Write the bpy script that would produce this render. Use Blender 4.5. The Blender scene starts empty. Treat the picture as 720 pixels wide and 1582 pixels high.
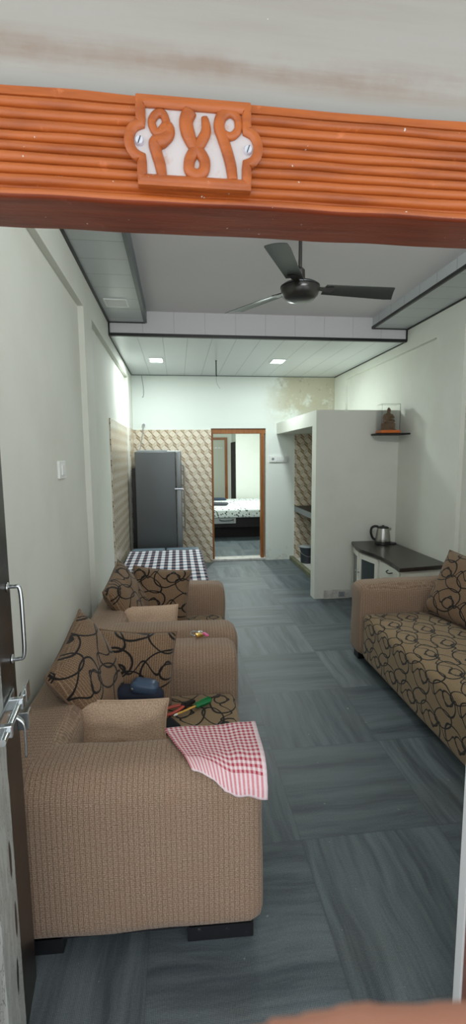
import bpy, bmesh, math, random
from mathutils import Vector, Matrix, Euler, noise as mnoise
random.seed(7)
PI = math.pi
scene = bpy.context.scene
COL = scene.collection
R = math.radians

# ------------------------------------------------------------------ node helpers
class S:
    """socket wrapper with arithmetic"""
    def __init__(s, nt, sock): s.nt = nt; s.k = sock
    def _m(s, op, b=None, c=None, clamp=False):
        n = s.nt.nodes.new('ShaderNodeMath'); n.operation = op; n.use_clamp = clamp
        s.nt.links.new(s.k, n.inputs[0])
        for i, v in ((1, b), (2, c)):
            if v is None: continue
            if isinstance(v, S): s.nt.links.new(v.k, n.inputs[i])
            else: n.inputs[i].default_value = v
        return S(s.nt, n.outputs[0])
    def __add__(s, b): return s._m('ADD', b)
    __radd__ = __add__
    def __sub__(s, b): return s._m('SUBTRACT', b)
    def __rsub__(s, b): return (s * -1) + b
    def __mul__(s, b): return s._m('MULTIPLY', b)
    __rmul__ = __mul__
    def __truediv__(s, b): return s._m('DIVIDE', b)
    def lt(s, b): return s._m('LESS_THAN', b)
    def gt(s, b): return s._m('GREATER_THAN', b)
    def frac(s): return s._m('FRACT')
    def floor(s): return s._m('FLOOR')
    def abs(s): return s._m('ABSOLUTE')
    def sin(s): return s._m('SINE')
    def sqrt(s): return s._m('SQRT')
    def mod(s, b): return s._m('FLOORED_MODULO', b)
    def max(s, b): return s._m('MAXIMUM', b)
    def min(s, b): return s._m('MINIMUM', b)
    def step(s, a, b):                      # smooth 0..1 between a and b
        n = s.nt.nodes.new('ShaderNodeMapRange'); n.interpolation_type = 'SMOOTHSTEP'
        s.nt.links.new(s.k, n.inputs[0])
        n.inputs[1].default_value = a; n.inputs[2].default_value = b
        return S(s.nt, n.outputs[0])

class Mat:
    def __init__(m, name, color=(.8,.8,.8), rough=.6, metal=0, spec=.5, emit=None, emit_s=0, alpha=None):
        m.mat = bpy.data.materials.new(name); m.mat.use_nodes = True
        m.nt = m.mat.node_tree; m.b = m.nt.nodes['Principled BSDF']
        m.b.inputs['Base Color'].default_value = (*color, 1)
        m.b.inputs['Roughness'].default_value = rough
        m.b.inputs['Metallic'].default_value = metal
        m.b.inputs['Specular IOR Level'].default_value = spec
        if emit:
            m.b.inputs['Emission Color'].default_value = (*emit, 1); m.b.inputs['Emission Strength'].default_value = emit_s
    def coords(m, kind='Object'):
        tc = m.nt.nodes.new('ShaderNodeTexCoord')
        sp = m.nt.nodes.new('ShaderNodeSeparateXYZ')
        m.nt.links.new(tc.outputs[kind], sp.inputs[0])
        m.vec = tc.outputs[kind]
        return [S(m.nt, sp.outputs[i]) for i in range(3)]
    def world(m):
        g = m.nt.nodes.new('ShaderNodeNewGeometry'); sp = m.nt.nodes.new('ShaderNodeSeparateXYZ')
        m.nt.links.new(g.outputs['Position'], sp.inputs[0]); m.vec = g.outputs['Position']
        return [S(m.nt, sp.outputs[i]) for i in range(3)]
    def xyz(m, x, y, z):
        n = m.nt.nodes.new('ShaderNodeCombineXYZ')
        for i, v in enumerate((x, y, z)):
            if isinstance(v, S): m.nt.links.new(v.k, n.inputs[i])
            else: n.inputs[i].default_value = v
        return n.outputs[0]
    def noise(m, scale=5, detail=3, rough=.5, vec=None, out=0):
        n = m.nt.nodes.new('ShaderNodeTexNoise'); n.inputs['Scale'].default_value = scale
        n.inputs['Detail'].default_value = detail; n.inputs['Roughness'].default_value = rough
        m.nt.links.new(vec or m.vec, n.inputs['Vector']); return S(m.nt, n.outputs[out])
    def voro(m, scale=5, vec=None, feature='F1', rnd=1):
        n = m.nt.nodes.new('ShaderNodeTexVoronoi'); n.feature = feature; n.inputs['Scale'].default_value = scale
        n.inputs['Randomness'].default_value = rnd
        m.nt.links.new(vec or m.vec, n.inputs['Vector']); return S(m.nt, n.outputs['Distance'])
    def mix(m, f, a, b):
        n = m.nt.nodes.new('ShaderNodeMix'); n.data_type = 'RGBA'
        if isinstance(f, S): m.nt.links.new(f.k, n.inputs[0])
        else: n.inputs[0].default_value = f
        for i, v in ((6, a), (7, b)):
            if isinstance(v, tuple): n.inputs[i].default_value = (*v, 1)
            else: m.nt.links.new(v, n.inputs[i])
        return n.outputs[2]
    def color(m, c): m.nt.links.new(c, m.b.inputs['Base Color'])
    def rough(m, s): m.nt.links.new(s.k, m.b.inputs['Roughness'])
    def bump(m, h, strength=.3, dist=.01):
        n = m.nt.nodes.new('ShaderNodeBump'); n.inputs['Strength'].default_value = strength; n.inputs['Distance'].default_value = dist
        m.nt.links.new(h.k, n.inputs['Height']); m.nt.links.new(n.outputs[0], m.b.inputs['Normal'])

def L(r, g, b):                      # sRGB 0..255 -> linear
    f = lambda c: (c/255/12.92) if c/255 <= .04045 else ((c/255+.055)/1.055)**2.4
    return (f(r), f(g), f(b))

# ------------------------------------------------------------------ materials
def m_plaster(name, col, dirt=None, amt=.5, scale=1.3):
    m = Mat(name, col, .75, spec=.25); m.world()
    n = m.noise(scale, 5, .6); n2 = m.noise(45, 2)
    m.color(m.mix(n.step(.42, .72)*amt, col, dirt or tuple(c*.9 for c in col)))
    m.bump(n2*.4 + m.noise(6, 3), .12, .01); return m.mat
WALL = m_plaster('white_wall_paint', L(222,224,215), L(208,208,196))
WALL_OUT = None
def m_backwall():
    m = Mat('back_wall_paint', L(226,232,226), .75, spec=.25); x, y, z = m.world()
    n = m.noise(3.2, 6, .65); n2 = m.noise(11, 5, .7); n3 = m.noise(26, 3)
    area = x.step(1.2, 1.75) * z.step(1.95, 2.35)
    damp = area * (n + area*.22).step(.5, .68)
    c = m.mix(damp*.8, L(226,232,226), L(182,174,146))
    c = m.mix(area * n2.step(.58, .72)*.7, c, L(128,120,98))
    c = m.mix(area * n3.step(.66, .8)*.5, c, L(235,235,225))
    low = (1 - z.step(.0, .35)) * n2.step(.5, .7)
    c = m.mix(low*.6, c, L(180,172,150))
    m.color(c); m.bump(n2*.6+n3*.3, .2, .01); return m.mat
BACKWALL = m_backwall()
def m_outwall():
    m = Mat('outer_grey_wall_paint', L(184,184,180), .55, spec=.4); x, y, z = m.world()
    v = m.xyz(x*1.2, y, z*16)
    st = m.noise(1.6, 5, .6, v); blot = m.noise(7, 5, .65)
    band = (1 - ((z - 2.283).abs()).step(.004, .045))
    c = m.mix(st.step(.35, .75)*.35, L(168,164,158), L(148,140,129))
    c = m.mix(band * (blot*.5+st*.6).step(.36, .75) * .6, c, L(136,100,78))
    low = (1 - z.step(2.2, 2.262))
    c = m.mix(low*.6, c, L(128,134,136))
    c = m.mix(m.noise(60, 2).gt(.80), c, L(200,200,196))
    m.color(c); m.bump(st*.4+blot*.5, .2, .01); return m.mat
WALL_OUT = m_outwall()
def m_orange(name='orange_brown_wood_paint', base=L(184,98,44), dark=L(130,58,24), rough=.32, ax='x'):
    m = Mat(name, base, rough, spec=.5); x, y, z = m.world()
    v = m.xyz(x*1.5, y*12, z*14) if ax == 'x' else m.xyz(x*14, y*14, z*1.5)
    g = m.noise(3, 5, .6, v); b = m.noise(24, 4, .7)
    c = m.mix(g.step(.38, .7)*.6, base, dark)
    c = m.mix(b.step(.62, .74)*.45, c, tuple(min(1, k*1.45+.05) for k in base))
    c = m.mix(m.noise(70, 2, .6).gt(.745), c, L(206,196,186))
    m.color(c); m.bump(g + b*.5, .35, .004); return m.mat
ORANGE = m_orange()
ORANGE_DARK = m_orange('darkened_orange_wood_paint', L(132,58,30), L(90,34,15), .35)  # darker copy of the orange: carries the shade under the head, also on jambs
FRAME_BROWN = m_orange('brown_door_frame_paint', L(152,94,42), L(112,62,26), .4, 'z')
def m_tile(name, ax):
    m = Mat(name, L(205,192,170), .22, spec=.5); x, y, z = m.world()
    u = (x if ax == 'x' else y) / .116; v = z / .104
    row = v.floor(); uu = u + row.mod(2)*.5
    a = uu.frac() - .5; b = v.frac() - .5
    d = a.abs() + b.abs()*1.0
    dia = 1 - d.step(.40, .46)
    s = (a*b)
    side = s.gt(0)
    nz = m.noise(30, 3)
    c = m.mix(side, L(210,199,178), L(182,164,138))
    c = m.mix((d.step(.46,.49))*(1-d.step(.56,.66))*(side*.6+.25), c, L(122,98,76))
    c = m.mix(dia, c, L(222,212,194))
    cross = (1-(a.abs().min(b.abs())).step(.0, .035))*dia
    c = m.mix(cross*.35, c, L(170,152,128))
    c = m.mix(nz.step(.5,.75)*.25, c, L(190,170,140))
    # joints of 0.30 x 0.45 tiles
    ju = ((u*.116/.30).frac()-.5).abs(); jv = ((z/.45).frac()-.5).abs()
    j = ju.step(.492,.499).max(jv.step(.494,.499))
    c = m.mix(j*.5, c, L(225,218,205))
    m.color(c); m.bump(dia - j*.5, .15, .003); return m.mat
TILE_X = m_tile('patterned_wall_tile', 'x')
TILE_Y = m_tile('patterned_wall_tile_side', 'y')
def m_floor():
    m = Mat('dark_blue_grey_parquet_vinyl', L(84,94,96), .42, spec=.4); x, y, z = m.world()
    tx = (x + .13)/.609; ty = (y - 1.70)/.6
    par = (tx.floor() + ty.floor()).mod(2)
    # streak coords: par=1 -> streaks run along x ; par=0 -> along y
    wob = m.noise(2.2, 2) * .10
    along = x*par + y*(1-par); across = y*par + x*(1-par)
    tid = tx.floor()*7.31 + ty.floor()*3.77
    v = m.xyz(along*1.1 + tid, across*13 + wob*13, tid)
    st = m.noise(1.0, 5, .62, v)
    v2 = m.xyz(along*2.5 + tid*2, across*46 + wob*20, tid)
    fine = m.noise(1.0, 3, .6, v2)
    tone = m.noise(1, 0, .5, m.xyz(tid*3.1, tid*1.7, 0.5))
    c = m.mix(st.step(.28,.72), L(66,76,82), L(126,137,141))
    c = m.mix(fine.step(.45,.75)*.40, c, L(132,140,138))
    c = m.mix(tone.step(.35,.65)*.35, c, L(56,68,76))
    c = m.mix(m.noise(2.5,3).step(.5,.7)*.25, c, L(92,92,82))
    ex = ((tx.frac()-.5).abs()).step(.490,.499); ey = ((ty.frac()-.5).abs()).step(.490,.499)
    c = m.mix(ex.max(ey)*.25, c, L(44,52,56))
    w = (((x*620 + y*760).sin()*((x*620 - y*760).sin()))*.5+.5)*.6 + m.noise(170, 2, .6)*.55
    c = m.mix(w.step(.38,.85)*.55, c, L(38,44,50))
    c = m.mix((1-w.step(.2,.45))*.35, c, L(138,146,150))
    c = m.mix((m.noise(38,1).gt(.78))*.6, c, L(150,155,150))
    m.color(c); m.bump(fine*.5 - w, .35, .002)
    m.rough(st*.15+.36); return m.mat
FLOOR = m_floor()
def m_pvc(name, ax, w, col=L(206,210,212), off=0.0, jw=.6):
    m = Mat(name, col, .3, spec=.5); x, y, z = m.world()
    t = (({'x':x,'y':y}[ax]) - off)/w
    line = ((t.frac()-.5).abs()).step(.478,.492)
    mar = m.noise(4, 6, .65).step(.5,.75)
    c = m.mix(mar*.35, col, tuple(k*.86 for k in col))
    c = m.mix(line*jw, c, L(126,132,134))
    m.color(c); m.bump(line*-1, .3, .004); return m.mat
PVC_X = m_pvc('white_pvc_ceiling_planks', 'x', .244, off=-.112)
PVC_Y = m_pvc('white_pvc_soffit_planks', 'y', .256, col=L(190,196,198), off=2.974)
PVC_BEAM = m_pvc('white_pvc_beam_cladding', 'x', .30, col=L(214,213,216), jw=.2)
CEIL = m_plaster('white_ceiling_board', L(224,221,223), L(214,212,214), .4)
BLACK_TRIM = Mat('black_edge_trim', L(28,28,30), .4).mat
GREY_TRIM = Mat('grey_edge_trim', L(92,100,104), .4).mat
WHITE_PAINT = Mat('white_gloss_paint', L(226,228,228), .35).mat

def m_cord():
    m = Mat('tan_ribbed_upholstery', L(150,122,90), .85, spec=.2); u, v, _ = m.coords('UV')
    rib = ((u/.0165).frac()-.5).abs()*2
    thread = ((v*1100).sin()*.5+.5); ch = ((((u*560 + v*430).sin())*((u*560 - v*430).sin()))*.5+.5)*.3 + m.noise(1,3,.6,m.xyz(u*330, v*170, 0))*1.3 - .30
    n = m.noise(9, 4); n2 = m.noise(240, 2)
    c = m.mix(ch.step(.15,.85), L(104,83,68), L(176,150,128))
    c = m.mix((1-rib.step(.06,.45))*.48, c, L(104,80,62))
    c = m.mix(n2.step(.5,.75)*.45, c, L(200,178,154))
    c = m.mix(n.step(.45,.75)*.25, c, L(142,110,88))
    m.color(c); m.bump(rib.step(0,.4)*.8+ch*.35+thread*.2, .35, .003)
    m.b.inputs['Sheen Weight'].default_value = .15
    return m.mat
CORD = m_cord()
def m_swirl(name, base=L(140,116,88), lite=L(172,150,116), dark=L(112,88,66), s=1.0, line=(.012,.010,.009)):
    m = Mat(name, base, .85, spec=.2); u0, v0, _ = m.coords('UV')
    wx = m.noise(7/s, 1, .5, out=0)*.03*s; wy = m.noise(8.3/s, 1, .5, m.xyz(v0+3.1, u0-1.7, 0.3))*.03*s
    u = u0 + wx; v = v0 + wy
    def ring(cw, ch, ou, ov, ra, rb, ang, w, shift=.5):
        p = (u+ou)/cw; q = (v+ov)/ch; row = q.floor(); p = p + row.mod(2)*shift
        a = (p.frac()-.5)*cw; b = (q.frac()-.5)*ch
        ca, sa = math.cos(ang), math.sin(ang)
        x = (a*ca + b*sa)/ra; y = (b*ca - a*sa)/rb
        r = (x*x + y*y).sqrt()
        return 1 - ((r - 1).abs()*((ra+rb)/2)).step(w*.75, w*1.15)
    W = .0050
    l = ring(.190*s, .150*s, 0, 0, .084*s, .056*s, .45, W)
    l = l.max(ring(.190*s, .150*s, -.022*s, .012*s, .036*s, .025*s, .3, W))
    l = l.max(ring(.190*s, .150*s, .095*s, .055*s, .062*s, .036*s, -.5, W))
    wv = (v - (u*(2*PI/(.095*s))).sin()*.022*s)/(.150*s)
    l = l.max(1 - (((wv.frac()-.5).abs())*.150*s).step(W*.8, W*1.2))
    rib = ((u0/.011).frac()-.5).abs()*2; dash = ((v0/.007).frac()).gt(.45)
    n2 = m.noise(220, 2)
    c = m.mix(n2.step(.35,.7), dark, base)
    c = m.mix((1-rib.step(.1,.3))*dash*.75, c, lite)
    c = m.mix(l, c, line)
    m.color(c); m.bump(l*1.2 + n2*.3 + rib*.2, .4, .003)
    m.b.inputs['Sheen Weight'].default_value = .15
    return m.mat
SWIRL = m_swirl('tan_fabric_with_black_loops', L(152,130,100), L(186,166,130), L(126,104,78), 1.25)
SWIRL_DARK = m_swirl('brown_cushion_fabric_with_black_loops', L(134,108,84), L(180,156,124), L(100,78,60), 1.35)
def m_weave():
    m = Mat('plain_tan_woven_fabric', L(160,130,102), .9, spec=.15); u, v, _ = m.coords('UV')
    ch = (((u*520 + v*760).sin())*((u*520 - v*760).sin()))*.5+.5
    n = m.noise(190, 3, .75)
    c = m.mix((ch*.3+n*.9-.1).step(.2,.75), L(142,114,94), L(226,198,172))
    m.color(c); m.bump(ch*.6+n, .45, .003); return m.mat
WEAVE = m_weave()
def m_black_wood(name='black_wood', col=L(22,22,26)):
    m = Mat(name, col, .45); m.coords('Object')
    n = m.noise(40, 5, .7)
    m.color(m.mix(n.step(.62,.72)*.6, col, L(120,118,116))); return m.mat
FOOT = m_black_wood('scuffed_black_wood')
def m_towel():
    m = Mat('red_white_checked_cotton', L(220,190,190), .9, spec=.1); u, v, _ = m.coords('UV')
    su = ((u/.0165).frac()).lt(.5); sv = ((v/.0135).frac()).lt(.5)
    border = v.lt(.052)
    sv2 = sv*(1-border)
    s2 = su + sv2
    n = m.noise(300, 2)
    c = m.mix(s2*.5, L(232,214,216), L(176,48,70))
    c = m.mix(su*border, c, L(216,140,150))
    edge = u.gt(.305).max(v.lt(.006))
    c = m.mix(edge*.8, c, L(228,212,216))
    c = m.mix(n.step(.4,.8)*.25, c, L(240,225,225))
    m.color(c); m.bump(n, .2, .002); return m.mat
TOWEL = m_towel()
def m_plaid():
    m = Mat('black_white_red_plaid_cotton', L(200,200,205), .85, spec=.15); u, v, _ = m.coords('UV')
    su = (u/.082).frac().lt(.5); sv = (v/.135).frac().lt(.5)
    red = ((v/.135+.27).frac()).lt(.16)
    c = m.mix((su+sv)*.5, L(222,226,230), L(34,36,46))
    one = su*(1-sv)
    c = m.mix(one, c, L(118,124,138))
    c = m.mix(sv*(1-su), c, L(150,156,170))
    c = m.mix(red*su*.85, c, L(160,92,84))
    c = m.mix(red*(1-su)*.45, c, L(214,178,170))
    m.color(c); m.bump(m.noise(60,2), .1, .002); return m.mat
PLAID = m_plaid()
def m_sheet():
    m = Mat('white_sheet_with_black_leaves', L(226,232,230), .85, spec=.15); x, y, z = m.world()
    v = m.xyz(x*1.6+z*.3, y*.9+z*1.4, 0)
    d = m.voro(13, v); n = m.noise(22, 3, .6, v)
    leaf = (d + n*.5).lt(.56)
    small = m.voro(34, m.xyz(x*1.3, y*1.0+z, 0)).lt(.20)
    c = m.mix(leaf*.9, L(228,234,232), L(30,38,40)); c = m.mix(small*.6, c, L(60,70,70))
    m.color(c); return m.mat
SHEET = m_sheet()
def m_woodlam():
    m = Mat('pale_grey_driftwood_laminate', L(160,164,160), .4); x, y, z = m.world()
    w = m.noise(2.5, 3)
    v = m.xyz(x*9+w*1.2, y*9+w*1.2, z*1.1)
    g = m.noise(5, 5, .65, v); v2 = m.xyz(y*17+w*.9, 0.0, z*3.3)
    kn = m.voro(1.0, v2)
    c = m.mix(g.step(.4,.7)*.6, L(172,176,172), L(120,122,118))
    cr = ((g - .5).abs()).lt(.006)
    c = m.mix(cr*.8, c, L(52,48,44))
    c = m.mix((1-kn.step(.15,.20))*.95, c, L(30,28,26))
    m.color(c); m.bump(g, .1, .003); return m.mat
LAM_LIGHT = m_woodlam()
def m_darklam():
    m = Mat('dark_brown_gloss_laminate', L(40,33,30), .32, spec=.5); x, y, z = m.world()
    g = m.noise(4, 5, .65, m.xyz(x*6, y*6, z*14))
    m.color(m.mix(g.step(.45,.7)*.7, L(28,24,22), L(66,53,45))); return m.mat
LAM_DARK = m_darklam()
CHROME = Mat('polished_steel', L(200,204,206), .18, metal=1).mat
STEEL = Mat('brushed_steel', L(178,178,174), .28, metal=1).mat
FAN_DARK = Mat('dark_brown_fan_enamel', L(40,38,36), .28, spec=.6).mat
FAN_BLADE = Mat('dark_grey_fan_blade', L(56,60,58), .35, spec=.6).mat
def m_fridge():
    m = Mat('dark_grey_fridge_enamel', L(92,96,98), .38, metal=.35); m.coords('Object')
    n = m.noise(300, 2); m.bump(n, .06, .001); return m.mat
FRIDGE = m_fridge()
FRIDGE_DOOR = Mat('silver_grey_fridge_door', L(128,132,134), .3, metal=.5).mat
BLACK_PLASTIC = Mat('black_plastic', L(20,20,22), .4).mat
GREY_PLASTIC = Mat('grey_plastic', L(150,154,156), .4).mat
WHITE_PLASTIC = Mat('white_plastic', L(232,234,232), .35).mat
BLUE_FOAM = Mat('slate_blue_vinyl', L(100,116,128), .6).mat
GRANITE = Mat('black_granite', L(16,16,18), .4, spec=.3).mat
GREY_STONE = Mat('grey_stone_edge', L(112,116,118), .45).mat
def m_marble():
    m = Mat('pale_marble', L(190,190,184), .35); m.world()
    n = m.noise(14, 6, .7); m.color(m.mix(n.step(.45,.7)*.6, L(205,203,198), L(140,134,128))); return m.mat
MARBLE = m_marble()
KERB = m_plaster('olive_stone', L(120,122,96), L(92,92,74), .8, 8)
CABW = Mat('ivory_cabinet_laminate', L(222,222,212), .4).mat
def m_dtop():
    m = Mat('dark_wenge_top', L(50,42,40), .3); x, y, z = m.world()
    g = m.noise(4, 4, .6, m.xyz(x*22, y*2, z)); m.color(m.mix(g.step(.4,.7)*.5, L(44,38,36), L(66,56,52))); return m.mat
DTOP = m_dtop()
DGLASS = Mat('smoked_glass', L(58,66,66), .08, spec=.7).mat
def m_glass():
    m = Mat('clear_acrylic', (1,1,1), .03); m.b.inputs['Transmission Weight'].default_value = 1.0
    m.b.inputs['IOR'].default_value = 1.12; return m.mat
ACRYL = m_glass()
STATUE = m_plaster('brown_clay', L(128,106,84), L(96,76,58), .8, 20)
AMBER = Mat('orange_lacquer', L(214,110,40), .3).mat
NAVY = Mat('navy_fabric', L(30,36,54), .8).mat
SLATE = Mat('slate_blue_leather', L(62,80,104), .35).mat
BLACK_CLOTH = Mat('black_cloth', L(14,15,22), .9).mat
RED_GRIP = Mat('red_rubber_grip', L(190,84,70), .5).mat
GREEN_GRIP = Mat('green_plastic', L(14,120,66), .3).mat
YELLOW_SHAFT = Mat('yellow_sleeve', L(222,176,84), .4).mat
DARK_METAL = Mat('dark_steel', L(72,74,76), .4, metal=.8).mat
BRASS = Mat('brass', L(190,150,70), .3, metal=1).mat
PINK = Mat('pink_plastic', L(232,96,160), .4).mat
DARKWOOD = Mat('black_brown_wood', L(24,20,20), .6, spec=.3).mat
GARMENT = Mat('dark_grey_cloth', L(58,60,68), .9).mat
GARMENT_B = Mat('dark_blue_cloth', L(44,58,76), .9).mat
BUCKET = Mat('charcoal_plastic', L(58,64,72), .45).mat
LED = Mat('lit_led_diffuser', (1,1,1), .4, emit=(.86,1,.98), emit_s=14).mat
LED_OFF = Mat('unlit_led_diffuser', L(214,216,214), .4).mat
BEDWALL = m_plaster('bedroom_wall_paint', L(228,232,224), L(214,216,206), .4)
BEDDOOR = Mat('sage_grey_door_panel', L(186,190,176), .5).mat
SKIN = Mat('skin', L(196,140,118), .5); SKIN.b.inputs['Subsurface Weight'].default_value = .1; SKIN = SKIN.mat
def m_plaque():
    m = Mat('worn_white_plaque_paint', L(200,188,186), .5); m.world()
    n = m.noise(22, 5, .7); m.color(m.mix(n.step(.52,.7)*.7, L(206,198,198), L(190,146,116))); m.bump(n, .2, .003); return m.mat
PLAQUE = m_plaque()
SCREWM = Mat('white_painted_screw', L(214,216,228), .35, metal=.2).mat

# ------------------------------------------------------------------ mesh helpers
def nb(): return bmesh.new()
def obj(name, bm, mat, parent=None, smooth=False, loc=None, rot=None, **props):
    me = bpy.data.meshes.new(name); bmesh.ops.recalc_face_normals(bm, faces=bm.faces[:])
    bm.to_mesh(me); bm.free()
    for mt in (mat if isinstance(mat, (list, tuple)) else [mat]): me.materials.append(mt)
    if smooth:
        for p in me.polygons: p.use_smooth = True
        if smooth is not True: me.set_sharp_from_angle(angle=R(smooth))
    o = bpy.data.objects.new(name, me); COL.objects.link(o)
    if loc: o.location = loc
    if rot: o.rotation_euler = rot
    if parent: o.parent = parent
    for k, v in props.items(): o[k] = v
    return o
def tag(o, label, cat, group=None):
    o['label'] = label; o['category'] = cat
    if group: o['group'] = group
    return o
def thing(name, label, cat, loc=(0,0,0), rotz=0, group=None):
    o = bpy.data.objects.new(name, None); COL.objects.link(o); o.empty_display_size = .05
    o.location = loc; o.rotation_euler = (0,0,rotz); return tag(o, label, cat, group)
def struct(name, bm, mat, parent=None, **k):
    o = obj(name, bm, mat, parent, **k)
    if not parent: o['kind'] = 'structure'
    return o
def box(bm, x0, x1, y0, y1, z0, z1, bev=0, seg=2, mi=0):
    t = bmesh.new()
    bmesh.ops.create_cube(t, size=1)
    for v in t.verts:
        v.co = Vector((x0+(v.co.x+.5)*(x1-x0), y0+(v.co.y+.5)*(y1-y0), z0+(v.co.z+.5)*(z1-z0)))
    if bev > 0: bmesh.ops.bevel(t, geom=t.edges[:], offset=bev, segments=seg, affect='EDGES', profile=.6)
    return merge(bm, t, mi)
def merge(bm, t, mi=0, M=None):
    mp = {}
    for v in t.verts: mp[v] = bm.verts.new((M @ v.co) if M else v.co)
    for f in t.faces:
        try:
            g = bm.faces.new([mp[v] for v in f.verts]); g.material_index = mi or f.material_index; g.smooth = f.smooth
        except ValueError: pass
    t.free(); return bm
def prism(bm, pts, z0, z1, M=None, mi=0, bev=0):
    t = bmesh.new()
    a = [t.verts.new((x, y, z0)) for x, y in pts]; b = [t.verts.new((x, y, z1)) for x, y in pts]
    n = len(pts)
    t.faces.new(a[::-1]); t.faces.new(b)
    for i in range(n): t.faces.new((a[i], a[(i+1) % n], b[(i+1) % n], b[i]))
    if bev: bmesh.ops.bevel(t, geom=t.edges[:], offset=bev, segments=2, affect='EDGES')
    return merge(bm, t, mi, M)
def tube(bm, pts, rad, seg=10, closed=False, flat=None):
    """sweep a circle along pts; rad may be a list; flat=(axis vector, factor) squashes it"""
    pts = [Vector(p) for p in pts]; n = len(pts)
    rr = rad if isinstance(rad, (list, tuple)) else [rad]*n
    rings = []; up = None
    for i in range(n):
        a = pts[i-1] if (i > 0 or closed) else pts[i]; b = pts[(i+1) % n] if (i < n-1 or closed) else pts[i]
        d = (b-a).normalized()
        if up is None: up = Vector((0,0,1)) if abs(d.z) < .9 else Vector((1,0,0))
        s = d.cross(up)
        if s.length < 1e-5: s = d.orthogonal()
        s.normalize(); u = s.cross(d).normalized(); up = u
        ring = []
        for k in range(seg):
            t = 2*PI*k/seg; off = (s*math.cos(t) + u*math.sin(t))*rr[i]
            if flat: ax = Vector(flat[0]); off = off - ax*off.dot(ax)*(1-flat[1])
            ring.append(bm.verts.new(pts[i]+off))
        rings.append(ring)
    m = n if closed else n-1
    for i in range(m):
        p, q = rings[i], rings[(i+1) % n]
        for k in range(seg): bm.faces.new((p[k], p[(k+1) % seg], q[(k+1) % seg], q[k]))
    if not closed:
        bm.faces.new(rings[0][::-1]); bm.faces.new(rings[-1])
    return bm
def lathe(bm, prof, c=(0,0,0), seg=24, M=None):
    t = bmesh.new(); rings = []
    for r, z in prof:
        rings.append([t.verts.new((c[0]+r*math.cos(2*PI*k/seg), c[1]+r*math.sin(2*PI*k/seg), c[2]+z)) for k in range(seg)])
    for p, q in zip(rings, rings[1:]):
        for k in range(seg): t.faces.new((p[k], p[(k+1) % seg], q[(k+1) % seg], q[k]))
    t.faces.new(rings[0][::-1]); t.faces.new(rings[-1])
    return merge(bm, t, 0, M)
def ball(bm, c, r, seg=14, M=None):
    t = bmesh.new(); bmesh.ops.create_uvsphere(t, u_segments=seg, v_segments=seg//2+2, radius=1)
    r = r if isinstance(r, (tuple, list)) else (r, r, r)
    for v in t.verts: v.co = Vector((c[0]+v.co.x*r[0], c[1]+v.co.y*r[1], c[2]+v.co.z*r[2]))
    return merge(bm, t, 0, M)
def smooth_path(pts, n=8, closed=False):
    P = [Vector(p) for p in pts]; out = []; N = len(P)
    g = (lambda i: P[i % N]) if closed else (lambda i: P[max(0, min(N-1, i))])
    for i in range(N if closed else N-1):
        p0, p1, p2, p3 = g(i-1), g(i), g(i+1), g(i+2)
        for k in range(n):
            t = k/n
            out.append(.5*((2*p1)+(p2-p0)*t+(2*p0-5*p1+4*p2-p3)*t*t+(3*p1-p0-3*p2+p3)*t**3))
    if not closed: out.append(P[-1])
    return out
def soft_box(x0, x1, y0, y1, z0, z1, r=(.05,.05,.05), bulge=(0,0,0), n=12, uv=None, lump=0, seed=0):
    """rounded, slightly stuffed box with a dense grid and UVs in metres"""
    bm = bmesh.new(); bmesh.ops.create_cube(bm, size=2)
    bmesh.ops.subdivide_edges(bm, edges=bm.edges[:], cuts=n, use_grid_fill=True)
    c = Vector(((x0+x1)/2, (y0+y1)/2, (z0+z1)/2)); h = Vector(((x1-x0)/2, (y1-y0)/2, (z1-z0)/2))
    for v in bm.verts:
        u = v.co.copy()
        # denser near the edges
        w = Vector([math.copysign(abs(k)**.75, k) for k in u])
        p = Vector((w.x*h.x, w.y*h.y, w.z*h.z)); q = Vector(); d = Vector()
        for i in range(3):
            inn = h[i]-r[i]; q[i] = max(-inn, min(inn, p[i])); d[i] = (p[i]-q[i])/r[i] if r[i] else 0
        if d.length > 1e-6:
            m = max(abs(k) for k in d); d = d.normalized()*m
        p = Vector([q[i]+d[i]*r[i] for i in range(3)])
        for i in range(3):
            j, k = (i+1) % 3, (i+2) % 3
            if abs(u[i]) > .999: p[i] += math.copysign(bulge[i]*(1-u[j]**2)*(1-u[k]**2), u[i])
        if lump: p += p.normalized()*lump*mnoise.noise(Vector((p.x*7+seed, p.y*7, p.z*7)))
        v.co = p + c
    L_ = bm.loops.layers.uv.new('UVMap')
    if uv:
        for f in bm.faces:
            for l in f.loops: l[L_].uv = uv(l.vert.co, f)
    return bm
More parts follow.
